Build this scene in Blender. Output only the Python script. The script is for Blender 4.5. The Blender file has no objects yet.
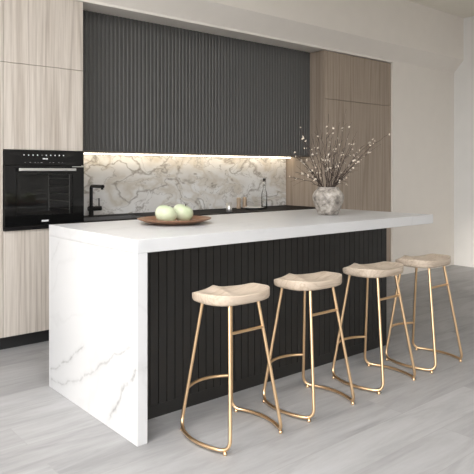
import bpy, bmesh, math, random
from mathutils import Vector, Matrix
R = random.Random(7)
C = bpy.context.scene.collection
PI = math.pi

# ------------------------------------------------------------------ helpers
def link(o, parent=None):
    C.objects.link(o)
    if parent is not None: o.parent = parent
    return o

def thing(name, label, cat, loc=(0, 0, 0), group=None, rz=0):
    o = bpy.data.objects.new(name, None); o.empty_display_size = .1
    C.objects.link(o); o.location = loc; o.rotation_euler = (0, 0, rz)
    tag(o, label, cat, group); return o

def tag(o, label, cat, group=None):
    o['label'] = label; o['category'] = cat
    if group: o['group'] = group
    return o

def obj(name, bm, mat, parent=None, smooth=False, bevel=0, off=(0, 0, 0), sub=0, seg=2):
    bmesh.ops.recalc_face_normals(bm, faces=bm.faces)
    me = bpy.data.meshes.new(name); bm.to_mesh(me); bm.free()
    me.materials.append(mat)
    if smooth:
        for p in me.polygons: p.use_smooth = len(p.vertices) <= 4
    o = bpy.data.objects.new(name, me); link(o, parent); o.location = off
    if bevel:
        m = o.modifiers.new('bevel', 'BEVEL'); m.width = bevel; m.segments = seg
        m.limit_method = 'ANGLE'; m.angle_limit = math.radians(40)
    if sub:
        m = o.modifiers.new('sub', 'SUBSURF'); m.levels = sub; m.render_levels = sub
    return o

def struct(name, bm, mat, parent=None, **k):
    o = obj(name, bm, mat, parent, **k); o['kind'] = 'structure'; return o

def box(bm, x0, x1, y0, y1, z0, z1):
    v = [bm.verts.new(p) for p in ((x0,y0,z0),(x1,y0,z0),(x1,y1,z0),(x0,y1,z0),(x0,y0,z1),(x1,y0,z1),(x1,y1,z1),(x0,y1,z1))]
    for f in ((3,2,1,0),(4,5,6,7),(0,1,5,4),(1,2,6,5),(2,3,7,6),(3,0,4,7)):
        bm.faces.new([v[i] for i in f])
    return bm

def B(*a):
    return box(bmesh.new(), *a)

def extrude_x(bm, prof, x0, x1):
    """closed (y,z) outline swept along x"""
    a = [bm.verts.new((x0, y, z)) for y, z in prof]; b = [bm.verts.new((x1, y, z)) for y, z in prof]
    n = len(prof)
    bm.faces.new(a); bm.faces.new(b[::-1])
    for i in range(n): bm.faces.new((a[i], a[(i+1) % n], b[(i+1) % n], b[i]))
    return bm

def extrude_z(bm, prof, z0, z1):
    a = [bm.verts.new((x, y, z0)) for x, y in prof]; b = [bm.verts.new((x, y, z1)) for x, y in prof]
    n = len(prof)
    bm.faces.new(a[::-1]); bm.faces.new(b)
    for i in range(n): bm.faces.new((a[i], a[(i+1) % n], b[(i+1) % n], b[i]))
    return bm

def tube(bm, pts, r, seg=12, r1=None, cap=True):
    pts = [Vector(p) for p in pts]; n = len(pts); rings = []
    t = (pts[1]-pts[0]).normalized()
    u = t.orthogonal().normalized()
    for i, p in enumerate(pts):
        if i == 0: tt = (pts[1]-pts[0])
        elif i == n-1: tt = (pts[-1]-pts[-2])
        else: tt = (pts[i+1]-pts[i]).normalized() + (pts[i]-pts[i-1]).normalized()
        tt.normalize()
        u = (u - tt*u.dot(tt)).normalized(); w = tt.cross(u)
        rr = r if r1 is None else r + (r1-r)*i/(n-1)
        rings.append([bm.verts.new(p + (u*math.cos(a)+w*math.sin(a))*rr) for a in [2*PI*k/seg for k in range(seg)]])
    for i in range(n-1):
        for k in range(seg):
            bm.faces.new((rings[i][k], rings[i][(k+1) % seg], rings[i+1][(k+1) % seg], rings[i+1][k]))
    if cap:
        for rg in (rings[0][::-1], rings[-1]): bm.faces.new([bm.verts.new(v.co) for v in rg])
    return bm

def lathe(bm, prof, seg=48, cx=0, cy=0, wob=None):
    rings = []
    for r, z in prof:
        if r < 1e-6: rings.append([bm.verts.new((cx, cy, z))])
        else:
            rings.append([bm.verts.new((cx + r*math.cos(a)*(wob(a, z) if wob else 1), cy + r*math.sin(a)*(wob(a, z) if wob else 1), z)) for a in [2*PI*k/seg for k in range(seg)]])
    for a, b in zip(rings, rings[1:]):
        for k in range(seg):
            k2 = (k+1) % seg
            if len(a) == 1 and len(b) == 1: continue
            if len(a) == 1: bm.faces.new((a[0], b[k2], b[k]))
            elif len(b) == 1: bm.faces.new((a[k], a[k2], b[0]))
            else: bm.faces.new((a[k], a[k2], b[k2], b[k]))
    return bm

def arc_fillet(p0, p1, p2, rad, n=6):
    """points rounding the corner p1"""
    p0, p1, p2 = Vector(p0), Vector(p1), Vector(p2)
    d0 = (p0-p1).normalized(); d2 = (p2-p1).normalized()
    a, c = p1 + d0*rad, p1 + d2*rad
    out = []
    for i in range(n+1):
        t = i/n
        out.append(a*(1-t)**2 + p1*2*t*(1-t) + c*t*t)
    return out

def copy_tree(o, parent=None):
    c = o.copy(); C.objects.link(c); c.parent = parent
    for ch in list(o.children): copy_tree(ch, c)
    return c

# ------------------------------------------------------------------ camera geometry (photo measured at 474 px, focal 594 px)
CAM_H, FPX, HOR = 1.2, 594.0, 171.0
CS, SN = .7644, .6447
def at_depth(px, py, dep):
    l = (px-237)/FPX*dep
    return Vector((l*CS + dep*SN, -l*SN + dep*CS, CAM_H - (py-HOR)*dep/FPX))

# ------------------------------------------------------------------ materials
def nm(name):
    m = bpy.data.materials.new(name); m.use_nodes = True
    nt = m.node_tree; b = nt.nodes['Principled BSDF']
    return m, nt, b
def N(nt, t, **k):
    n = nt.nodes.new(t)
    for a, v in k.items(): setattr(n, a, v)
    return n
def L(nt, a, b): nt.links.new(a, b)
def setb(b, col=None, rough=None, metal=None, spec=None):
    if col: b.inputs['Base Color'].default_value = (*col, 1)
    if rough is not None: b.inputs['Roughness'].default_value = rough
    if metal is not None: b.inputs['Metallic'].default_value = metal
    if spec is not None: b.inputs['Specular IOR Level'].default_value = spec
def plain(name, col, rough=.5, metal=0, spec=None, var=.04, scale=30, bump=0):
    m, nt, b = nm(name); setb(b, col, rough, metal, spec)
    tc = N(nt, 'ShaderNodeTexCoord'); no = N(nt, 'ShaderNodeTexNoise'); no.inputs['Scale'].default_value = scale
    L(nt, tc.outputs['Object'], no.inputs['Vector'])
    ra = ramp(nt, [(.3, tuple(c*(1-var) for c in col)), (.7, tuple(min(1, c*(1+var)) for c in col))])
    L(nt, no.outputs['Fac'], ra.inputs['Fac']); L(nt, ra.outputs['Color'], b.inputs['Base Color'])
    if bump:
        bp = N(nt, 'ShaderNodeBump'); bp.inputs['Strength'].default_value = bump; bp.inputs['Distance'].default_value = .002
        L(nt, no.outputs['Fac'], bp.inputs['Height']); L(nt, bp.outputs['Normal'], b.inputs['Normal'])
    return m
def ramp(nt, stops):
    r = N(nt, 'ShaderNodeValToRGB'); e = r.color_ramp.elements
    while len(e) < len(stops): e.new(.5)
    for i, (p, c) in enumerate(stops):
        e[i].position = p; e[i].color = (*c, 1)
    return r
def math_(nt, op, a, b=None, clamp=False):
    n = N(nt, 'ShaderNodeMath', operation=op, use_clamp=clamp)
    for i, v in enumerate((a, b)):
        if v is None: continue
        if isinstance(v, (int, float)): n.inputs[i].default_value = v
        else: L(nt, v, n.inputs[i])
    return n.outputs[0]
def mixc(nt, fac, a, b, mode='MIX'):
    n = N(nt, 'ShaderNodeMix', data_type='RGBA', blend_type=mode)
    for s, v in ((0, fac), (6, a), (7, b)):
        if isinstance(v, (int, float)): n.inputs[s].default_value = v
        elif isinstance(v, tuple): n.inputs[s].default_value = (*v, 1)
        else: L(nt, v, n.inputs[s])
    return n.outputs[2]
def mapping(nt, scale=(1, 1, 1), loc=(0, 0, 0), rot=(0, 0, 0)):
    tc = N(nt, 'ShaderNodeTexCoord'); mp = N(nt, 'ShaderNodeMapping')
    mp.inputs['Scale'].default_value = scale; mp.inputs['Location'].default_value = loc; mp.inputs['Rotation'].default_value = rot
    L(nt, tc.outputs['Object'], mp.inputs['Vector']); return mp.outputs[0]
def noise(nt, vec, scale, detail=4, rough=.5, dist=0):
    n = N(nt, 'ShaderNodeTexNoise'); n.inputs['Scale'].default_value = scale; n.inputs['Detail'].default_value = detail
    n.inputs['Roughness'].default_value = rough; n.inputs['Distortion'].default_value = dist
    L(nt, vec, n.inputs['Vector']); return n.outputs['Fac']

def wood(name, lo, hi, axis='z', rough=.5, rings=4.0, rand=False):
    m, nt, b = nm(name)
    s = {'z': (1, 1, .022), 'x': (.07, 1, 1)}[axis]
    v = mapping(nt, s)
    if rand:
        oi = N(nt, 'ShaderNodeObjectInfo'); ad = N(nt, 'ShaderNodeVectorMath', operation='ADD')
        sc = N(nt, 'ShaderNodeVectorMath', operation='SCALE'); sc.inputs[0].default_value = (3, 5, 1)
        L(nt, oi.outputs['Location'], sc.inputs[0]); sc.inputs['Scale'].default_value = .7
        L(nt, v, ad.inputs[0]); L(nt, sc.outputs[0], ad.inputs[1]); v = ad.outputs[0]
    fine = noise(nt, v, 130, 5, .6)
    broad = noise(nt, v, rings, 3, .45, .2)
    wv = math_(nt, 'SINE', math_(nt, 'MULTIPLY', broad, 95.0))
    wv = math_(nt, 'MULTIPLY_ADD', wv, .5); wv.node.inputs[2].default_value = .5
    wv = math_(nt, 'POWER', wv, 5.0)
    big = noise(nt, v, 1.7*rings/4, 2)
    f = math_(nt, 'ADD', math_(nt, 'MULTIPLY', fine, .5), math_(nt, 'MULTIPLY', wv, .14))
    f = math_(nt, 'ADD', f, math_(nt, 'MULTIPLY', big, .12))
    rp = ramp(nt, [(.24, hi), (.54, lo)]); L(nt, f, rp.inputs['Fac'])
    L(nt, rp.outputs['Color'], b.inputs['Base Color']); setb(b, rough=rough)
    bp = N(nt, 'ShaderNodeBump'); bp.inputs['Strength'].default_value = .12; bp.inputs['Distance'].default_value = .001
    L(nt, f, bp.inputs['Height']); L(nt, bp.outputs['Normal'], b.inputs['Normal'])
    return m

M = {}
M['wall'] = plain('warm white plaster', (.90, .85, .785), .85, var=.01, scale=6)
M['wall_side'] = plain('pale wall paint', (.90, .885, .86), .85, var=.01, scale=6)
M['ceiling'] = plain('ceiling paint', (.90, .86, .77), .9, var=.01, scale=5)
M['oak'] = wood('pale ash veneer', (.44, .375, .315), (.70, .635, .565))
M['oakb'] = wood('brown ash veneer', (.28, .22, .165), (.44, .36, .29))
M['seat'] = wood('whitewashed seat wood', (.41, .315, .225), (.60, .50, .40), axis='x', rings=7, rough=.45, rand=True)
M['platewood'] = wood('walnut dish wood', (.12, .055, .03), (.33, .17, .095), axis='x', rings=8, rough=.35)
M['millwood'] = wood('beech mill wood', (.36, .25, .16), (.58, .45, .33), rings=20, rough=.4)
M['charcoal'] = plain('charcoal lacquer', (.082, .080, .077), .4, var=.03)
M['black_panel'] = plain('black stained panel', (.015, .0145, .0135), .5, var=.15, scale=8)
M['plinth'] = plain('dark plinth', (.018, .018, .018), .5)
M['worktop'] = plain('black stone worktop', (.010, .009, .009), .6, spec=.1, var=.3, scale=120)
M['sinkgrey'] = plain('grey composite sink', (.16, .16, .16), .3)
M['black_metal'] = plain('matt black metal', (.012, .011, .011), .35, metal=.3)
M['brass'] = plain('brushed brass', (.85, .60, .36), .34, metal=1, var=.02)
M['steel'] = plain('brushed steel', (.84, .83, .81), .42, metal=1)
M['ovenglass'] = plain('black oven glass', (.006, .006, .006), .07, var=0)
M['oveninner'] = plain('grey oven enamel', (.22, .22, .22), .4)
M['white_print'] = plain('white printed mark', (.75, .75, .75), .5)
M['grey_print'] = plain('grey printed mark', (.30, .30, .30), .5)
M['porcelain'] = plain('white porcelain', (.82, .81, .78), .15)
M['twig'] = plain('dark brown bark', (.055, .038, .03), .8, var=.3, scale=60)
M['petal'] = plain('cream petal', (.78, .69, .58), .6, var=.05)
M['frame'] = plain('white window frame', (.8, .8, .79), .4)
M['lip'] = plain('bronze lip', (.16, .14, .12), .35, metal=.6)

# clear glass / tinted oven glass
def glassmat(name, col, rough, tint, ior=1.5):
    m, nt, b = nm(name); nt.nodes.remove(b)
    out = nt.nodes['Material Output']
    g = N(nt, 'ShaderNodeBsdfGlossy'); g.inputs['Roughness'].default_value = rough
    t = N(nt, 'ShaderNodeBsdfTransparent'); t.inputs['Color'].default_value = (*tint, 1)
    fr = N(nt, 'ShaderNodeFresnel'); fr.inputs['IOR'].default_value = ior
    mx = N(nt, 'ShaderNodeMixShader'); L(nt, fr.outputs[0], mx.inputs[0]); L(nt, t.outputs[0], mx.inputs[1]); L(nt, g.outputs[0], mx.inputs[2])
    L(nt, mx.outputs[0], out.inputs['Surface']); return m
M['ovenpane'] = glassmat('smoked oven pane', None, .03, (.62, .62, .62))
M['glass'] = glassmat('clear bottle glass', None, .03, (.985, .99, .99), 1.22)

# LED
m, nt, b = nm('warm led'); b.inputs['Emission Color'].default_value = (1, .86, .66, 1); b.inputs['Emission Strength'].default_value = 11
M['led'] = m

# apple
m, nt, b = nm('pale green apple skin')
v = mapping(nt)
rp = ramp(nt, [(.3, (.50, .58, .36)), (.7, (.70, .73, .54))]); L(nt, noise(nt, v, 14, 4), rp.inputs['Fac'])
L(nt, rp.outputs['Color'], b.inputs['Base Color']); setb(b, rough=.35); M['apple'] = m

# vase: mottled weathered glaze
m, nt, b = nm('weathered grey glaze')
v = mapping(nt)
rp = ramp(nt, [(.34, (.12, .105, .09)), (.46, (.28, .25, .22)), (.55, (.38, .345, .305)), (.70, (.60, .555, .495))])
n1 = noise(nt, v, 26, 7, .66, .3)
L(nt, n1, rp.inputs['Fac']); L(nt, rp.outputs['Color'], b.inputs['Base Color']); setb(b, rough=.55)
bp = N(nt, 'ShaderNodeBump'); bp.inputs['Strength'].default_value = .5; bp.inputs['Distance'].default_value = .004
L(nt, n1, bp.inputs['Height']); L(nt, bp.outputs['Normal'], b.inputs['Normal']); M['vase'] = m

# floor: long pale grey planks laid along x
m, nt, b = nm('pale grey planks')
v = mapping(nt)
br = N(nt, 'ShaderNodeTexBrick'); br.offset = .37; br.offset_frequency = 2
br.inputs['Scale'].default_value = 1; br.inputs['Brick Width'].default_value = 1.55; br.inputs['Row Height'].default_value = .215
br.inputs['Mortar Size'].default_value = .0018; br.inputs['Mortar Smooth'].default_value = .3; br.inputs['Bias'].default_value = 0
br.inputs['Color1'].default_value = (0, 0, 0, 1); br.inputs['Color2'].default_value = (1, 1, 1, 1); br.inputs['Mortar'].default_value = (.5, .5, .5, 1)
L(nt, v, br.inputs['Vector'])
sh = N(nt, 'ShaderNodeVectorMath', operation='MULTIPLY_ADD'); sh.inputs[1].default_value = (7, 3, 5)
L(nt, br.outputs['Color'], sh.inputs[0]); L(nt, v, sh.inputs[2])
st = N(nt, 'ShaderNodeVectorMath', operation='MULTIPLY'); st.inputs[1].default_value = (.16, 1, 1); L(nt, sh.outputs[0], st.inputs[0])
n1 = noise(nt, st.outputs[0], 9, 6, .6, .8); n2 = noise(nt, st.outputs[0], 60, 4, .6)
f = math_(nt, 'ADD', math_(nt, 'MULTIPLY', n1, .8), math_(nt, 'MULTIPLY', n2, .2))
rp = ramp(nt, [(.33, (.27, .266, .265)), (.52, (.355, .349, .348)), (.72, (.42, .414, .418))]); L(nt, f, rp.inputs['Fac'])
pv = mixc(nt, .055, rp.outputs['Color'], br.outputs['Color'])
fc = mixc(nt, math_(nt, 'MULTIPLY', br.outputs['Fac'], .45), pv, (.27, .26, .25))
L(nt, fc, b.inputs['Base Color']); setb(b, rough=.45, spec=.25); M['floor'] = m

# marble backsplash: warm veined
m, nt, b = nm('gold veined marble')
v = mapping(nt, (1, 1, 1.5), rot=(0, math.radians(-22), 0))
wn = N(nt, 'ShaderNodeTexNoise'); wn.inputs['Scale'].default_value = 2.2; wn.inputs['Detail'].default_value = 5; L(nt, v, wn.inputs['Vector'])
wp = N(nt, 'ShaderNodeVectorMath', operation='MULTIPLY_ADD'); wp.inputs[1].default_value = (.55, .55, .55)
L(nt, wn.outputs['Color'], wp.inputs[0]); L(nt, v, wp.inputs[2])
def vein(scale, w, off, d=3):
    n_ = noise(nt, wp.outputs[0], scale, d, .5)
    a_ = math_(nt, 'ABSOLUTE', math_(nt, 'SUBTRACT', n_, off))
    return math_(nt, 'SUBTRACT', 1.0, math_(nt, 'DIVIDE', a_, w), clamp=True)
v1 = math_(nt, 'POWER', vein(2.3, .028, .5), 1.4); v2 = math_(nt, 'POWER', vein(5.0, .016, .47, 4), 1.2); v3 = math_(nt, 'POWER', vein(2.6, .11, .55), 1.6)
cl = ramp(nt, [(.35, (.80, .78, .75)), (.65, (.90, .90, .895))]); L(nt, noise(nt, v, 3.1, 4), cl.inputs['Fac'])
c = mixc(nt, math_(nt, 'MULTIPLY', v3, .42), cl.outputs['Color'], (.46, .37, .23))
c = mixc(nt, math_(nt, 'MULTIPLY', v1, .72), c, (.27, .235, .19))
c = mixc(nt, math_(nt, 'MULTIPLY', v2, .5), c, (.25, .22, .19))
L(nt, c, b.inputs['Base Color']); setb(b, rough=.25); M['splash'] = m

# white island stone; optional hand-laid veins as (y,z) or (x,y) polylines
def whitestone(name, polys, comp):
    m, nt, b = nm(name)
    v = mapping(nt)
    wn = N(nt, 'ShaderNodeTexNoise'); wn.inputs['Scale'].default_value = 7; wn.inputs['Detail'].default_value = 6; L(nt, v, wn.inputs['Vector'])
    w0 = N(nt, 'ShaderNodeVectorMath', operation='SUBTRACT'); w0.inputs[1].default_value = (.5, .5, .5); L(nt, wn.outputs['Color'], w0.inputs[0])
    wp = N(nt, 'ShaderNodeVectorMath', operation='MULTIPLY_ADD'); wp.inputs[1].default_value = (.09, .09, .09)
    L(nt, w0.outputs[0], wp.inputs[0]); L(nt, v, wp.inputs[2])
    fl = N(nt, 'ShaderNodeVectorMath', operation='MULTIPLY'); fl.inputs[1].default_value = (0, 1, 1) if comp == 'yz' else (1, 1, 0)
    L(nt, wp.outputs[0], fl.inputs[0]); P = fl.outputs[0]
    tot = None
    for pl, wd, stg in polys:
        for a, c_ in zip(pl, pl[1:]):
            A = Vector((0, *a)) if comp == 'yz' else Vector((*a, 0)); Bv = Vector((0, *c_)) if comp == 'yz' else Vector((*c_, 0))
            d = Bv-A
            s1 = N(nt, 'ShaderNodeVectorMath', operation='SUBTRACT'); L(nt, P, s1.inputs[0]); s1.inputs[1].default_value = A
            dt = N(nt, 'ShaderNodeVectorMath', operation='DOT_PRODUCT'); L(nt, s1.outputs[0], dt.inputs[0]); dt.inputs[1].default_value = d/d.length_squared
            h = math_(nt, 'ADD', dt.outputs['Value'], 0.0, clamp=True)
            sc = N(nt, 'ShaderNodeVectorMath', operation='SCALE'); sc.inputs[0].default_value = d; L(nt, h, sc.inputs['Scale'])
            ds = N(nt, 'ShaderNodeVectorMath', operation='DISTANCE'); L(nt, s1.outputs[0], ds.inputs[0]); L(nt, sc.outputs[0], ds.inputs[1])
            k = math_(nt, 'SUBTRACT', 1.0, math_(nt, 'DIVIDE', ds.outputs['Value'], wd), clamp=True)
            k2_ = math_(nt, 'SUBTRACT', 1.0, math_(nt, 'DIVIDE', ds.outputs['Value'], wd*.3), clamp=True)
            k = math_(nt, 'ADD', math_(nt, 'MULTIPLY', k, stg*.5), math_(nt, 'MULTIPLY', k2_, stg*.75))
            tot = k if tot is None else math_(nt, 'MAXIMUM', tot, k)
    br_ = noise(nt, v, 22, 7, .7)
    br_ = math_(nt, 'MULTIPLY', math_(nt, 'SUBTRACT', br_, .30), 3.6, clamp=True)
    tot = math_(nt, 'MULTIPLY', tot, br_)
    tot = math_(nt, 'POWER', tot, 1.2)
    fv = math_(nt, 'ABSOLUTE', math_(nt, 'SUBTRACT', noise(nt, wp.outputs[0], 1.6, 3), .5))
    fv = math_(nt, 'MULTIPLY', math_(nt, 'SUBTRACT', 1.0, math_(nt, 'DIVIDE', fv, .018), clamp=True), .07)
    tot = math_(nt, 'ADD', tot, fv, clamp=True)
    c = mixc(nt, tot, (.64, .64, .642), (.19, .185, .18))
    L(nt, c, b.inputs['Base Color']); setb(b, rough=.3, spec=.4); return m

# ------------------------------------------------------------------ room shell
XL, XR, YF, YB, ZC = -2.9, 7.02, -4.2, 4.60, 3.13
struct('floor', B(XL-.15, XR+.15, YF-.15, YB+.15, -.1, 0), M['floor'])
SK = (-1.8, 1.35, -1.6, 2.6)            # out-of-view rooflight opening, added to brighten floor and tops from above
bm = bmesh.new()
box(bm, XL-.15, SK[0], YF-.15, YB+.15, ZC, ZC+.15); box(bm, SK[1], XR+.15, YF-.15, YB+.15, ZC, ZC+.15)
box(bm, SK[0], SK[1], YF-.15, SK[2], ZC, ZC+.15); box(bm, SK[0], SK[1], SK[3], YB+.15, ZC, ZC+.15)
struct('ceiling', bm, M['ceiling'])
bm = bmesh.new()
for i in range(4):
    y = SK[2]+(SK[3]-SK[2]-.05)*i/3; box(bm, SK[0], SK[1], y, y+.05, ZC+.04, ZC+.09)
struct('window_4', bm, M['frame'])  # bars across the added rooflight
struct('wall_back', B(XL-.15, XR+.15, YB, YB+.15, 0, ZC), M['wall'])
struct('wall_right', B(XR, XR+.15, YF-.15, YB, 0, ZC), M['wall_side'])
# wall closing the niche of cabinets at the right, and the dropped bulkhead with its slanted foot
struct('wall_niche', B(5.705, XR, 4.018, YB, 0, 2.432), M['wall'], )
struct('wall_soffit', extrude_x(bmesh.new(), [(YB, 2.432), (4.018, 2.432), (4.018, 2.452), (3.888, 2.60), (3.888, ZC), (YB, ZC)], XL, XR), M['wall'])
# left wall with two big windows, and the wall behind the viewer with one added as front fill
def wall_open_x(name, x0, x1, ya, yb, wins, mat):
    bm = bmesh.new(); cur = ya
    for (a, b_, z0, z1) in wins:
        box(bm, x0, x1, cur, a, 0, ZC)
        if z0 > 0: box(bm, x0, x1, a, b_, 0, z0)
        box(bm, x0, x1, a, b_, z1, ZC); cur = b_
    box(bm, x0, x1, cur, yb, 0, ZC)
    return struct(name, bm, mat)
WL = [(-3.2, -1.0, .6, 3.0), (-.8, 2.1, .6, 3.0)]
wall_open_x('wall_left', XL-.15, XL, YF-.15, YB, WL, M['wall_side'])
bm = bmesh.new()
WF = (-1.6, 1.0, .9, 2.9)
box(bm, XL, WF[0], YF-.15, YF, 0, ZC); box(bm, WF[1], XR, YF-.15, YF, 0, ZC)
box(bm, WF[0], WF[1], YF-.15, YF, 0, WF[2]); box(bm, WF[0], WF[1], YF-.15, YF, WF[3], ZC)
struct('wall_front', bm, M['wall_side'])
for i, (a, b_, z0, z1) in enumerate(WL):
    bm = bmesh.new(); xm = XL-.09
    for y0, y1 in ((a, a+.05), (b_-.05, b_), ((a+b_)/2-.025, (a+b_)/2+.025)): box(bm, xm, xm+.05, y0, y1, z0+.05, z1-.05)
    box(bm, xm, xm+.05, a, b_, z0, z0+.05); box(bm, xm, xm+.05, a, b_, z1-.05, z1)
    struct('window_%d' % (i+1), bm, M['frame'])
bm = bmesh.new()
for x0 in (WF[0], (WF[0]+WF[1])/2-.025, WF[1]-.05): box(bm, x0, x0+.05, YF-.1, YF-.05, WF[2]+.05, WF[3]-.05)
box(bm, WF[0], WF[1], YF-.1, YF-.05, WF[2], WF[2]+.05); box(bm, WF[0], WF[1], YF-.1, YF-.05, WF[3]-.05, WF[3])
struct('window_3', bm, M['frame'])

# ------------------------------------------------------------------ tall cabinets, left
G = .0015
def door(parent, name, x0, x1, yf, z0, z1, mat, ox, oy, th=.02):
    return obj(name, B(x0-ox+G, x1-ox-G, yf-oy, yf-oy+th, z0+G, z1-G), mat, parent, bevel=.0012)
ZT, ZS, ZO1, ZO0 = 2.428, 1.927, 1.344, .80
def tall(x0, x1, label, oven):
    ox, oy = (x0+x1)/2, 4.3
    t = thing('tall_cabinet', label, 'cabinet', (ox, oy, 0))
    bm = bmesh.new(); hw = (x1-x0)/2-.001; yb_ = YB-oy-.002; yf = 4.041-oy
    if oven:
        box(bm, -hw, hw, yf, yb_, .09, ZO0-.002); box(bm, -hw, hw, yf, yb_, ZO1+.002, ZT)
        box(bm, -hw, hw, yb_-.02, yb_, ZO0-.002, ZO1+.002)
    else: box(bm, -hw, hw, yf, yb_, .09, ZT)
    obj('carcass', bm, M['oak'], t)
    door(t, 'door', x0, x1, 4.02, ZS, ZT, M['oak'], ox, oy)
    if oven:
        door(t, 'door', x0, x1, 4.02, ZO1, ZS, M['oak'], ox, oy)
        door(t, 'drawer_front', x0, x1, 4.02, .09, ZO0, M['oak'], ox, oy)
    else:
        door(t, 'door', x0, x1, 4.02, .09, ZS, M['oak'], ox, oy)
    obj('plinth', B(-hw, hw, 4.07-oy, yb_, .0, .088), M['plinth'], t)
    return t
OX0, OX1 = 1.357, 1.928
tall(OX0, OX1, 'pale wood tall cabinet housing the black oven', True)
tall(OX0-.60, OX0, 'pale wood tall cabinet at left edge, beside the oven cabinet', False)

# ------------------------------------------------------------------ oven
ox, oy, oz = (OX0+OX1)/2, 4.02, ZO0
ov = thing('built_in_oven', 'black glass built-in oven with steel bar handle', 'oven', (ox, oy, oz))
a, b_ = OX0-ox+.003, OX1-ox-.003
wx0, wx1, wz0, wz1 = 1.438-ox, 1.842-ox, .895-oz, 1.178-oz
bm = bmesh.new()   # body shell round the cavity
box(bm, a+.01, wx0-.012, .004, .54, .03, .538); box(bm, wx1+.012, b_-.01, .004, .54, .03, .538)
box(bm, wx0-.012, wx1+.012, .004, .54, .03, wz0-.012); box(bm, wx0-.012, wx1+.012, .004, .54, wz1+.012, .538)
box(bm, wx0-.012, wx1+.012, .42, .54, wz0-.012, wz1+.012)
obj('body', bm, M['black_metal'], ov)
bm = bmesh.new()
box(bm, wx0-.012, wx0-.004, .006, .42, wz0-.012, wz1+.012); box(bm, wx1+.004, wx1+.012, .006, .42, wz0-.012, wz1+.012)
box(bm, wx0-.004, wx1+.004, .006, .42, wz0-.012, wz0-.004); box(bm, wx0-.004, wx1+.004, .006, .42, wz1+.004, wz1+.012)
box(bm, wx0-.004, wx1+.004, .41, .42, wz0-.004, wz1+.004)
cav = obj('cavity', bm, M['oveninner'], ov)
for sx in (wx0+.006, wx1-.006):
    bm = bmesh.new()
    for k in range(5):
        z = wz0+.03+k*.055
        tube(bm, [(sx, .03, z), (sx, .40, z)], .003, 8)
    for yy in (.03, .40): tube(bm, [(sx, yy, wz0), (sx, yy, wz1)], .003, 8)
    obj('rack_guide', bm, M['steel'], cav)
cp = obj('control_panel', B(a, b_, -.016, .003, 1.24-oz, .542), M['ovenglass'], ov, bevel=.001)
for k in range(10):
    xx = -.152+k*.0312
    o_ = obj('touch_mark', lathe(bmesh.new(), [(0, 0), (.0046 if k != 4 else .0035, 0), (.0046 if k != 4 else .0035, .0006), (0, .0006)], 12), M['white_print'] if k != 4 else M['grey_print'], cp)
    o_.rotation_euler = (PI/2, 0, 0); o_.location = (xx, -.0162, 1.309-oz)
bm = bmesh.new()
for k, dx in enumerate((-.014, -.005, .005, .014)):
    box(bm, -.004+dx-.0035, -.004+dx+.0035, -.0168, -.0160, 1.280-oz, 1.289-oz)
obj('clock_digits', bm, M['white_print'], cp)
for dx, w in ((-.145, .006), (-.11, .008), (-.075, .008), (-.055, .005), (-.03, .012), (.03, .006), (.055, .01), (.095, .006), (.12, .006)):
    obj('printed_mark', B(dx-w/2, dx+w/2, -.0166, -.0160, 1.257-oz, 1.260-oz), M['grey_print'], cp)
bm = bmesh.new()
z1_ = 1.236-oz
box(bm, a, wx0, -.018, .003, .03, z1_); box(bm, wx1, b_, -.018, .003, .03, z1_)
box(bm, wx0, wx1, -.018, .003, .03, wz0); box(bm, wx0, wx1, -.018, .003, wz1, z1_)
dr = obj('door', bm, M['ovenglass'], ov)
obj('door_pane', B(wx0, wx1, -.017, -.013, wz0, wz1), M['ovenpane'], dr)
bm = bmesh.new()
hz = 1.209-oz
box(bm, wx0+.004, wx1+.006, -.062, -.048, hz-.010, hz+.010)
hd = obj('handle', bm, M['steel'], dr, bevel=.004)
for xx in (wx0+.03, wx1-.02):
    obj('handle_post', tube(bmesh.new(), [(xx, -.049, hz), (xx, -.0175, hz)], .006, 10), M['steel'], hd, smooth=True)
obj('badge', B(-.031, .0185, -.0188, -.0180, .850-oz, .862-oz), M['white_print'], dr)
obj('trim_strip', B(b_-.09, b_-.002, -.0200, -.0182, 1.228-oz, 1.233-oz), M['steel'], dr)
obj('vent_strip', B(a, b_, -.014, .003, .0, .027), M['black_metal'], ov)

# ------------------------------------------------------------------ back run between the tall cabinets
CX0, CX1, WZ = 1.930, 4.558, .83
bc = thing('base_cabinet', 'low black base cabinet under the black worktop behind island', 'cabinet', ((CX0+CX1)/2, 4.3, 0))
hw = (CX1-CX0)/2-.002
SX0, SX1, SY0, SY1 = 1.99, 2.56, 4.10, 4.42
bm = bmesh.new(); lx0, lx1 = SX0-.012-(CX0+CX1)/2, SX1+.012-(CX0+CX1)/2
box(bm, -hw, lx0-.006, -.235, .298, .09, WZ-.022); box(bm, lx1+.006, hw, -.235, .298, .09, WZ-.022)
box(bm, lx0-.006, lx1+.006, -.235, .298, .09, .60)
obj('carcass', bm, M['charcoal'], bc)
n = 5; w = 2*hw/n
for k in range(n):
    obj('door', B(-hw+k*w+G, -hw+(k+1)*w-G, -.257, -.237, .09+G, WZ-.024), M['charcoal'], bc, bevel=.0012)
obj('plinth', B(-hw, hw, -.21, .298, 0, .088), M['plinth'], bc)
# worktop with sink cut-out
bm = bmesh.new(); z0, z1 = WZ-.02, WZ; y0, y1 = 4.035, 4.578
box(bm, CX0+.001, SX0, y0, y1, z0, z1); box(bm, SX1, CX1-.001, y0, y1, z0, z1)
box(bm, SX0, SX1, y0, SY0, z0, z1); box(bm, SX0, SX1, SY1, y1, z0, z1)
tag(obj('worktop', bm, M['worktop']), 'thin black stone worktop running below the marble backsplash', 'worktop')
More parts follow.
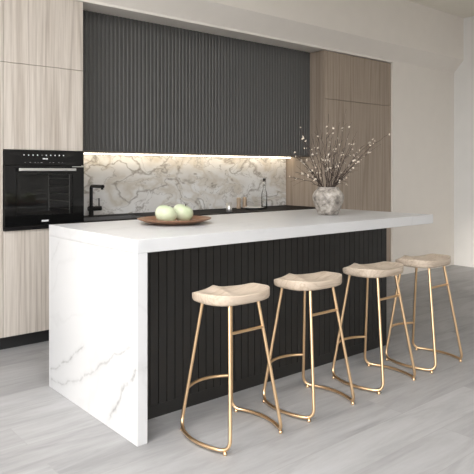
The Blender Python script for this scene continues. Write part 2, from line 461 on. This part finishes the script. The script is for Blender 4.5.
# sink basin
cx, cy = (SX0+SX1)/2, (SY0+SY1)/2
sk = thing('kitchen_sink', 'dark grey rectangular sink set in the black worktop', 'sink', (cx, cy, WZ-.2))
e = .002; hx, hy = (SX1-SX0)/2-e, (SY1-SY0)/2-e; t_ = .006
bm = bmesh.new()
box(bm, -hx, hx, -hy, hy, 0, t_); box(bm, -hx, -hx+t_, -hy, hy, t_, .197); box(bm, hx-t_, hx, -hy, hy, t_, .197)
box(bm, -hx+t_, hx-t_, -hy, -hy+t_, t_, .197); box(bm, -hx+t_, hx-t_, hy-t_, hy, t_, .197)
obj('basin', bm, M['sinkgrey'], sk)
obj('drain', lathe(bmesh.new(), [(0, t_), (.045, t_), (.045, t_+.003), (.03, t_+.003), (0, t_+.001)], 32), M['steel'], sk, smooth=True)
# backsplash
tag(obj('backsplash', B(0, CX1-CX0-.004, 0, .02, 0, .52), M['splash'], off=(CX0+.002, 4.579, WZ+.0005)), 'grey and gold veined marble backsplash above the black worktop', 'backsplash')

# tap
tp = thing('kitchen_tap', 'matt black angular kitchen tap beside the oven cabinet', 'tap', (2.222, 4.485, WZ))
obj('base', lathe(bmesh.new(), [(0, 0), (.026, 0), (.026, .006), (.02, .012), (0, .012)], 32), M['black_metal'], tp, smooth=True)
obj('body', tube(bmesh.new(), [(0, 0, .01), (0, 0, .085)], .019, 24), M['black_metal'], tp, smooth=True)
pts = [(0, 0, .08)] + arc_fillet((0, 0, .1), (0, 0, .247), (0, -.2, .247), .02) + [(0, -.205, .247)]
sp_ = obj('spout', tube(bmesh.new(), pts, .0135, 20), M['black_metal'], tp, smooth=True)
obj('nozzle', tube(bmesh.new(), [(0, -.19, .245), (0, -.19, .222)], .010, 16), M['black_metal'], sp_, smooth=True)
sd = obj('mixer', tube(bmesh.new(), [(-.025, 0, .062), (.088, 0, .062)], .019, 24), M['black_metal'], tp, smooth=True)
obj('lever', tube(bmesh.new(), [(.07, 0, .07), (.07, 0, .145)], .0055, 12), M['black_metal'], sd, smooth=True)

# wall cabinet with fluted front
UZ0, UZ1, UYF = 1.346, 2.430, 4.225
ox, oy = (CX0+CX1)/2, 4.4
wc = thing('wall_cabinet', 'long charcoal wall cabinet with fluted front above the backsplash', 'cabinet', (ox, oy, UZ0))
obj('carcass', B(-hw, hw, UYF+.022-oy, YB-.002-oy, 0.012, UZ1-UZ0), M['charcoal'], wc)
bm = bmesh.new(); p = .0362; x = -hw; yb_, yf_ = UYF+.022-oy, UYF-oy
prof = [(-hw, yb_)]
while x < hw-.01:
    x2 = min(x+p, hw)
    prof += [(x, yf_+.006), (x+.004, yf_+.006), (x+.009, yf_+.0012), (x+.0135, yf_), (x2-.0095, yf_), (x2-.005, yf_+.0012), (x2, yf_+.006)]
    x = x2
prof += [(hw, yb_)]
pp = [prof[0]]
for q in prof[1:]:
    if (q[0]-pp[-1][0])**2+(q[1]-pp[-1][1])**2 > 1e-9: pp.append(q)
extrude_z(bm, pp, .012, UZ1-UZ0)
obj('fluted_front', bm, M['charcoal'], wc)
obj('bottom_panel', B(-hw, hw, UYF-.004-oy, YB-.002-oy, 0, .0115), M['lip'], wc)
obj('led_strip', B(-hw+.01, hw-.01, 4.50-oy, 4.52-oy, -.007, 0), M['led'], wc)

# tall cabinet, right
x0, x1 = 4.560, 5.703; ox, oy = (x0+x1)/2, 4.3
tr = thing('tall_cabinet', 'wide brownish wood tall cabinet right of the fluted cabinet, behind the vase', 'cabinet', (ox, oy, 0))
hw2 = (x1-x0)/2-.001
obj('carcass', B(-hw2+.02, hw2, 4.062-oy, YB-oy-.002, .09, ZT), M['oakb'], tr)
obj('side_panel', B(-hw2, -hw2+.019, 4.042-oy, YB-oy-.002, .0, ZT), M['oakb'], tr, bevel=.001)
obj('door', B(-hw2+.021, hw2-G, 4.04-oy, 4.06-oy, ZS+.012, ZT-.003), M['oakb'], tr, bevel=.0012)
obj('door', B(-hw2+.021, hw2-G, 4.04-oy, 4.06-oy, .09, ZS+.008), M['oakb'], tr, bevel=.0012)
obj('plinth', B(-hw2+.021, hw2, 4.09-oy, YB-oy-.002, 0, .088), M['plinth'], tr)

# ------------------------------------------------------------------ island
IX0, IX1, IY0, IY1, IZ = 1.334, 3.667, 2.254, 3.209, .90
ix, iy = (IX0+IX1)/2, (IY0+IY1)/2
isl = thing('kitchen_island', 'white marble waterfall kitchen island with black slatted front', 'kitchen island', (ix, iy, 0))
def onside(px, py):
    r = (px-237)/FPX; d = IX0/(SN+CS*r); return (d*(CS-SN*r)-iy, CAM_H-(py-HOR)*d/FPX)
def ontop(px, py):
    d = (CAM_H-IZ)*FPX/(py-HOR); q = at_depth(px, py, d); return (q.x-ix, q.y-iy)
def pl(f, *pts): return [f(*q) for q in pts]
vs = [(pl(onside, (50.7, 371), (69, 361), (82.8, 345.7)), .030, .55),
      (pl(onside, (50.7, 381), (64, 384.6), (84.5, 376), (101, 364), (134, 347)), .026, .42),
      (pl(onside, (136, 368), (125, 384.6), (118, 401.5), (108, 422)), .034, .60),
      (pl(onside, (133, 322), (128, 346)), .016, .30),
      (pl(onside, (122, 404), (129, 436)), .014, .25),
      (pl(onside, (61, 241), (52, 260)), .03, .28)]
vt = [(pl(ontop, (100, 231), (150, 224), (215, 226)), .03, .28), (pl(ontop, (200, 228), (270, 219), (330, 220)), .03, .25),
      (pl(ontop, (340, 219), (420, 214)), .03, .25)]
M['isl_side'] = whitestone('white stone side', vs, 'yz'); M['isl_top'] = whitestone('white stone top', vt, 'xy')
obj('countertop', B(IX0-ix, IX1-ix, IY0-iy, IY1-iy, IZ-.06, IZ), M['isl_top'], isl, bevel=.002)
obj('waterfall_side', B(IX0-ix, IX0+.052-ix, IY0-iy, IY1-iy, 0, IZ-.0605), M['isl_side'], isl, bevel=.002)
PX1 = 3.43; PY = 2.467
obj('carcass', B(IX0+.053-ix, PX1-.002-ix, PY+.014-iy, IY1-.02-iy, 0, IZ-.061), M['black_panel'], isl)
bm = bmesh.new(); x = IX0+.053-ix; xe = PX1-ix; prof = [(x, PY+.013-iy)]; p = .0485
while x < xe-.005:
    x2 = min(x+p, xe)
    prof += [(x+.0001, PY-iy), (x2-.0042, PY-iy), (x2-.0036, PY+.007-iy), (x2-.0005, PY+.007-iy)]
    x = x2
prof = prof[:-2] + [(xe, PY-iy), (xe, PY+.013-iy)]
extrude_z(bm, prof, .062, IZ-.061)
obj('fluted_panel', bm, M['black_panel'], isl)
obj('plinth', B(IX0+.053-ix, xe, PY-iy, PY+.013-iy, 0, .0615), M['black_panel'], isl)

# ------------------------------------------------------------------ bar stools
SOX, SOY = .010, .010
def make_stool():
    t = thing('bar_stool', '', 'bar stool', (0, 0, 0))
    # saddle seat: stacked rings over a rounded-rectangle outline
    def outline(a, s=1.0, hx=.177, hy=.138, n=3.0):
        c, d = math.cos(a), math.sin(a)
        x = math.copysign(abs(c)**(2/n), c)*hx*s; y = math.copysign(abs(d)**(2/n), d)*hy*s
        return x, y
    def ztop(x, y):
        u, v = x/.177, y/.138
        z = .641
        sm = max(0, min(1, (1.02-v)/.8)); sm = sm*sm*(3-2*sm)
        z += .021*abs(u)**2.4*sm                              # raised sides, low again at the thighs
        z += .013*max(0, -v)**2                               # raised rim behind the sitter
        rv = max(0, min(1, (v+.45)/1.35)); ridge = math.exp(-(math.sqrt(u*u+.0012)-.035)/.20)*rv
        z += .021*ridge*(1-.25*rv**4)                                       # pommel ridge
        z -= .022*math.exp(-((u*u)/.55+((v-.15)**2)/.6))*(1-.5*ridge)
        return z
    seg = 72; bm = bmesh.new(); rings = []
    for s in (.12, .25, .38, .5, .62, .73, .83, .91, .965):
        rings.append([bm.verts.new((*(q := outline(2*PI*k/seg, s)), ztop(*q))) for k in range(seg)])
    rings.append([bm.verts.new((*(q := outline(2*PI*k/seg, .992)), ztop(*q)-.0006)) for k in range(seg)])
    rings.append([bm.verts.new((*(q := outline(2*PI*k/seg, 1.0)), ztop(*q)-.0055)) for k in range(seg)])
    for s, z in ((.995, .622), (.975, .614), (.93, .610), (.5, .610)):
        rings.append([bm.verts.new((*outline(2*PI*k/seg, s), z)) for k in range(seg)])
    for a, b_ in zip(rings, rings[1:]):
        for k in range(seg): bm.faces.new((a[k], a[(k+1) % seg], b_[(k+1) % seg], b_[k]))
    c0 = bm.verts.new((0, 0, ztop(0, 0)))
    for k in range(seg): bm.faces.new((c0, rings[0][k], rings[0][(k+1) % seg]))
    bm.faces.new(rings[-1])
    obj('seat', bm, M['seat'], t, smooth=True, off=(SOX, SOY, 0))
    r = .0078; ZR = .017
    fx, fy, tx, ty, zt = .152, .180, .084, .097, .6095
    for sx in (-1, 1):
        base = {}
        for sy in (-1, 1):
            foot = Vector((sx*fx, sy*fy, ZR)); top = Vector((sx*tx+SOX-.006, sy*ty+SOY, zt))
            u = (top-foot).normalized(); s0 = foot + u*.05
            obj('leg', tube(bmesh.new(), [top, s0], r, 14), M['brass'], t, smooth=True); base[sy] = (foot, s0)
        # bowed rail: quadratic in plan
        def rail(tt):
            y = -fy + 2*fy*tt; return Vector((sx*(fx + .052*4*tt*(1-tt)), y, ZR))
        pts = arc_fillet(base[-1][1], base[-1][0], rail(.2), .05, 7)
        pts = pts[:-1] + [rail(.12+.76*i/14) for i in range(15)] 
        pts += arc_fillet(rail(.8), base[1][0], base[1][1], .05, 7)[1:]
        rl = obj('floor_rail', tube(bmesh.new(), pts, r, 14), M['brass'], t, smooth=True)
        for sy in (-1, 1):
            f = rail(.06 if sy < 0 else .94)
            obj('foot_pad', lathe(bmesh.new(), [(0, 0), (.008, 0), (.0085, .004), (.007, .014), (0, .014)], 14, f.x, f.y), M['brass'], t, smooth=True)
    def legpt(sx, sy, z):
        k = (z-ZR)/(zt-ZR); return Vector((sx*(fx+(tx-fx)*k)+(SOX-.006)*k, sy*(fy+(ty-fy)*k)+SOY*k, z))
    a, b_ = legpt(-1, 1, .188), legpt(1, 1, .188)
    obj('footrest', tube(bmesh.new(), [a.lerp(b_, i/16) + Vector((0, .05*4*(i/16)*(1-i/16), 0)) for i in range(17)], r*.95, 14), M['brass'], t, smooth=True)
    a, b_ = legpt(-1, -1, .488), legpt(1, -1, .488)
    obj('crossbar', tube(bmesh.new(), [a, b_], r*.9, 14), M['brass'], t, smooth=True)
    return t
st0 = make_stool()
SL = ['wood-seated brass bar stool nearest the island waterfall side, leftmost of four',
      'second brass bar stool from the left with pale saddle seat',
      'third brass bar stool from the left with pale saddle seat',
      'rightmost and farthest brass bar stool, under the island overhang end']
for i, x in enumerate((1.7415, 2.2590, 2.8060, 3.3200)):
    o = st0 if i == 0 else copy_tree(st0)
    o.location = (x, 2.108, 0); o['label'] = SL[i]; o['group'] = 'bar stools along the island'

# ------------------------------------------------------------------ dish and apples
DX, DY = 1.913, 2.818
def wob(a, z): return 1 + .012*math.sin(2*a+.6) + .008*math.sin(3*a)
dish = tag(obj('wooden_dish', lathe(bmesh.new(), [(0, 0), (.125, 0), (.14, .004), (.175, .014), (.208, .027), (.212, .0315), (.207, .0325), (.17, .021), (.13, .0135), (0, .011)], 72, wob=wob), M['platewood'], smooth=True, off=(DX, DY, IZ+.0005)),
    'shallow round brown wooden dish holding apples on the island', 'dish')
def apple_mesh():
    prof = []
    for i in range(21):
        th = -PI/2 + PI*i/20
        r = .0615*math.cos(th)**.8*(1+.05*math.sin(th)) if i not in (0, 20) else 0
        z = .048*math.sin(th)
        d = math.exp(-(r/.016)**2)
        z += (-.013*d if th > 0 else .008*d)
        prof.append((r, z))
    return lathe(bmesh.new(), prof, 40, wob=lambda a, z: 1+.02*math.cos(5*a)*(1 if z < 0 else .5))
LB = ['pale green apple at the left of the wooden dish', 'pale green apple at the right of the wooden dish']
am = None
AP = [at_depth(165.8, 215, 3.315), at_depth(182.8, 213, 3.43)]
for i, (dx, dy, tl) in enumerate(((AP[0].x-DX, AP[0].y-DY, (.10, .42, .4)), (AP[1].x-DX, AP[1].y-DY, (.35, -.15, 1.2)))):
    if am is None:
        a_ = obj('apple', apple_mesh(), M['apple'], smooth=True)
        stm = obj('stem', tube(bmesh.new(), [(0, 0, .030), (.001, 0, .042), (.004, .002, .054)], .0017, 8, .0025), M['twig'], a_, smooth=True); am = a_
    else: a_ = copy_tree(am)
    a_.location = (DX+dx, DY+dy, IZ+.0125+.045); a_.rotation_euler = tl
    tag(a_, LB[i], 'apple', 'pale green apples in the wooden dish')

# ------------------------------------------------------------------ vase and branches
VX, VY = 3.098, 2.706
vprof = [(r_*1.055, z_*1.02) for r_, z_ in [(0, 0), (.058, 0), (.064, .004), (.079, .040), (.094, .082), (.1015, .112), (.100, .132), (.088, .156), (.072, .171), (.067, .178), (.069, .186),
         (.064, .187), (.061, .178), (.066, .168), (.083, .152), (.094, .130), (.0955, .112), (.088, .082), (.073, .042), (.058, .012), (0, .010)]]
tag(obj('vase', lathe(bmesh.new(), vprof, 64, wob=lambda a, z: 1+.008*math.sin(3*a+z*40)), M['vase'], smooth=True, off=(VX, VY, IZ+.0005)),
    'rounded weathered grey ceramic vase on the island top', 'vase')
# blossom master mesh
def blossom_mesh():
    bm = bmesh.new()
    for k in range(5):
        a = 2*PI*k/5
        mt = Matrix.Rotation(a, 4, 'Z') @ Matrix.Translation((.0048, 0, .002)) @ Matrix.Rotation(-.55, 4, 'Y') @ Matrix.Diagonal((.0052, .0040, .0014, 1))
        bmesh.ops.create_icosphere(bm, subdivisions=1, radius=1, matrix=mt)
    bmesh.ops.create_icosphere(bm, subdivisions=1, radius=.0022, matrix=Matrix.Translation((0, 0, .001)))
    me = bpy.data.meshes.new('blossom'); bm.to_mesh(me); bm.free(); me.materials.append(M['petal'])
    for p in me.polygons: p.use_smooth = True
    return me
BM = blossom_mesh()
# tips given as seen in the photograph, each with its own depth
DV = VX*SN + VY*CS
tips = [  # px, py, depth offset, blossoms, label key
 (390, 134, .12, 2, 'r'), (381, 144, -.06, 6, None), (357, 131, .05, 2, None), (352, 122, -.10, 2, None), (347, 109, .02, 3, 't'),
 (340, 122, .12, 3, None), (327, 114, -.04, 2, None), (332, 124, .08, 4, None), (322, 130, -.10, 2, None), (318, 141, .10, 3, None),
 (298, 123, .04, 4, 'u'), (303, 132, -.07, 4, None), (284, 143, -.02, 3, 'l'), (289, 152, .09, 3, None), (297, 158, -.10, 4, None),
 (287, 178, .03, 3, 'd'), (296, 172, -.12, 2, None), (356, 167, -.11, 2, None), (349, 177, .10, 2, None), (345, 148, .15, 3, None),
 (335, 140, -.14, 3, None), (310, 150, .16, 2, None), (316, 120, .05, 1, None), (366, 145, .16, 3, None), (360, 155, .02, 2, None),
 (329, 150, .0, 2, None), (324, 158, .12, 1, None), (338, 160, -.05, 2, None), (306, 165, .06, 2, None), (331, 133, -.06, 2, None),
 (342, 131, -.02, 1, None), (312, 134, .0, 2, None), (355, 141, -.14, 3, None), (373, 139, .02, 2, None)]
LBL = {'r': 'long thin twig reaching farthest right from the vase', 't': 'tallest blossoming twig rising from the vase',
       'u': 'blossoming twig rising up left across the charcoal cabinet', 'l': 'long twig whose blossoms hang farthest left over the charcoal cabinet',
       'd': 'low twig drooping farthest left beneath the charcoal cabinet',
       None: 'thin dark brown twig with small cream blossoms among others in vase'}
for i, (px, py, dd, nb, key) in enumerate(tips):
    ang = R.uniform(0, 2*PI)
    tip = at_depth(px, py, DV+dd)
    dirx = Vector((tip.x-VX, tip.y-VY, 0)); dl = max(dirx.length, .02); dn = dirx/dl
    jx = Vector((math.cos(ang), math.sin(ang), 0))*.012
    root = Vector((VX, VY, IZ+.018)) - dn*.02 + jx
    neck = Vector((VX, VY, IZ+.185)) + dn*min(.044, dl*.3) + jx*.8
    pts = []
    rise = tip.z-neck.z
    sag = R.uniform(-.02, .02)
    side = Vector((-dn.y, dn.x, 0))
    for k in range(15):
        t = k/14
        if t < .2: p_ = root.lerp(neck, t/.2)
        else:
            s = (t-.2)/.8
            p_ = neck.lerp(tip, s) + Vector((0, 0, 1))*(.16*dl*s*(1-s)*2) + side*(sag*math.sin(s*PI*1.5))
            p_ += Vector((R.gauss(0, 1), R.gauss(0, 1), R.gauss(0, 1)))*.003*(1 if k < 14 else 0)
        pts.append(p_)
    bm = bmesh.new()
    loc = [p_-root for p_ in pts]
    tube(bm, loc, .0028, 6, .0011)
    spots = []
    for q in range(7):
        k = R.randint(4, 12); st_ = loc[k]; dr_ = (loc[k+1]-loc[k-1]).normalized()
        sd_ = Vector((R.gauss(0, 1), R.gauss(0, 1), R.gauss(0, .6)))
        sd_ = (sd_ - dr_*sd_.dot(dr_)).normalized()
        ln = R.uniform(.03, .10)*(1 if k < 11 else .6)
        en = st_ + (dr_*.8+sd_*.55)*ln; md = st_ + (dr_*.5+sd_*.2)*ln*.5
        tube(bm, [st_, md, en], .0013, 5, .0006)
        spots.append((en, (en-md).normalized())); 
        if R.random() < .5: spots.append((md, sd_))
    for k in range(7, 14): spots.append((loc[k], Vector((R.gauss(0, 1), R.gauss(0, 1), R.gauss(.3, .6))).normalized()))
    spots.append((loc[-1], (loc[-1]-loc[-2]).normalized()))
    br_ = obj('blossom_branch', bm, M['twig'], smooth=True, off=root)
    tag(br_, LBL[key], 'branch', 'blossoming twigs in the grey vase')
    for (q, nrm) in R.sample(spots, min(nb, len(spots))) + [(loc[R.choice((11, 12, 13))], Vector((R.gauss(0, 1), R.gauss(0, 1), .5)).normalized())]:
        for rep in range(R.choice((1, 1, 2))):
            f = bpy.data.objects.new('blossom', BM); link(f, br_)
            s = R.uniform(.5, 1.05)
            f.location = q + nrm*.001 + Vector((R.gauss(0, 1), R.gauss(0, 1), R.gauss(0, 1)))*.006*rep
            f.rotation_euler = (nrm+Vector((R.gauss(0, .4), R.gauss(0, .4), 0))).to_track_quat('Z', 'Y').to_euler(); f.scale = (s, s, s)

# ------------------------------------------------------------------ small things on the worktop
cup = thing('steel_tumbler', 'small shiny steel tumbler on the black worktop', 'tumbler', (3.40, 4.14, WZ))
obj('cup', lathe(bmesh.new(), [(0, 0), (.024, 0), (.026, .003), (.027, .084), (.025, .084), (.024, .006), (0, .005)], 40), M['steel'], cup, smooth=True)
ML = ['small turned wooden mill standing nearest the steel tumbler', 'small turned wooden mill standing nearest the glass bottle']
ml = None
for i, (x, y) in enumerate(((3.80, 4.48), (3.90, 4.505))):
    if ml is None:
        ml = thing('wooden_mill', '', 'mill', (0, 0, 0)); o = ml
        obj('body', lathe(bmesh.new(), [(0, 0), (.022, 0), (.0225, .004), (.020, .03), (.0185, .05), (.020, .07), (.021, .078), (0, .078)], 32), M['millwood'], ml, smooth=True)
        obj('cap', lathe(bmesh.new(), [(0, .0785), (.0205, .0785), (.022, .088), (.020, .102), (.012, .108), (0, .109)], 32), M['millwood'], ml, smooth=True)
    else: o = copy_tree(ml)
    o.location = (x, y, WZ); tag(o, ML[i], 'mill', 'wooden mills on the worktop')
tag(obj('white_plate', lathe(bmesh.new(), [(0, 0), (.055, 0), (.06, .003), (.095, .014), (.103, .017), (.104, .019), (.095, .0175), (.062, .008), (0, .006)], 56), M['porcelain'], smooth=True, off=(3.85, 4.31, WZ+.0005)),
    'white plate lying on the black worktop before the wooden mills', 'plate')
bt = thing('glass_bottle', 'tall clear glass bottle with black stopper on the worktop', 'bottle', (4.02, 4.345, WZ))
obj('body', lathe(bmesh.new(), [(0, 0), (.026, 0), (.029, .004), (.029, .13), (.026, .155), (.014, .19), (.0115, .21), (.0115, .262), (.014, .264), (.014, .27), (.0105, .27),
     (.0095, .21), (.012, .19), (.023, .155), (.026, .13), (.026, .008), (0, .006)], 40), M['glass'], bt, smooth=True)
obj('neck_band', lathe(bmesh.new(), [(.0118, .225), (.0135, .225), (.0135, .26), (.0118, .26)], 32), M['steel'], bt, smooth=True)
obj('stopper', lathe(bmesh.new(), [(0, .2705), (.013, .2705), (.015, .276), (.016, .293), (.013, .297), (0, .297)], 32), M['black_metal'], bt, smooth=True)

# ------------------------------------------------------------------ light
w = bpy.data.worlds.new('World'); bpy.context.scene.world = w; w.use_nodes = True
bg = w.node_tree.nodes['Background']; bg.inputs[1].default_value = 5.0
wt = w.node_tree; g = wt.nodes.new('ShaderNodeTexCoord'); sx_ = wt.nodes.new('ShaderNodeSeparateXYZ'); wr = wt.nodes.new('ShaderNodeValToRGB')
wt.links.new(g.outputs['Generated'], sx_.inputs[0]); mr = wt.nodes.new('ShaderNodeMapRange'); mr.inputs['From Min'].default_value = -1
wt.links.new(sx_.outputs['Z'], mr.inputs['Value']); wt.links.new(mr.outputs[0], wr.inputs['Fac']); wt.links.new(wr.outputs['Color'], bg.inputs['Color'])
wr.color_ramp.elements[0].position = .47; wr.color_ramp.elements[0].color = (.36, .35, .34, 1)
wr.color_ramp.elements[1].position = .53; wr.color_ramp.elements[1].color = (.97, .98, 1, 1)
def portal(loc, rot, sx, sy):
    l = bpy.data.lights.new('window_portal', 'AREA'); l.shape = 'RECTANGLE'; l.size = sx; l.size_y = sy; l.cycles.is_portal = True
    o = bpy.data.objects.new('window_portal', l); C.objects.link(o); o.location = loc; o.rotation_euler = rot
for (a, b_, z0, z1) in WL: portal((XL-.16, (a+b_)/2, (z0+z1)/2), (0, -PI/2, 0), z1-z0, b_-a)
portal(((SK[0]+SK[1])/2, (SK[2]+SK[3])/2, ZC+.16), (0, 0, 0), SK[1]-SK[0], SK[3]-SK[2])
portal(((WF[0]+WF[1])/2, YF-.16, (WF[2]+WF[3])/2), (PI/2, 0, 0), WF[1]-WF[0], WF[3]-WF[2])
s = bpy.data.lights.new('sun', 'SUN'); s.energy = 1.2; s.angle = math.radians(5); s.color = (1, .93, .84)
so = bpy.data.objects.new('sun', s); C.objects.link(so)
so.rotation_euler = Vector((.97, .20, -.44)).to_track_quat('-Z', 'Y').to_euler(); so.location = (-6, 0, 5)

# ------------------------------------------------------------------ camera
cd = bpy.data.cameras.new('camera'); co = bpy.data.objects.new('camera', cd); C.objects.link(co)
cd.sensor_width = 36; cd.sensor_fit = 'HORIZONTAL'; cd.lens = 36*FPX/474
co.location = (0, 0, CAM_H); co.rotation_euler = (PI/2, 0, -math.atan2(SN, CS))
cd.shift_y = -(237-HOR)/474
cd.clip_start = .05
S = bpy.context.scene; S.camera = co
S.view_settings.view_transform = 'Standard'; S.view_settings.look = 'None'; S.view_settings.gamma = 1
S.view_settings.use_curve_mapping = False; S.view_settings.exposure = 0.17
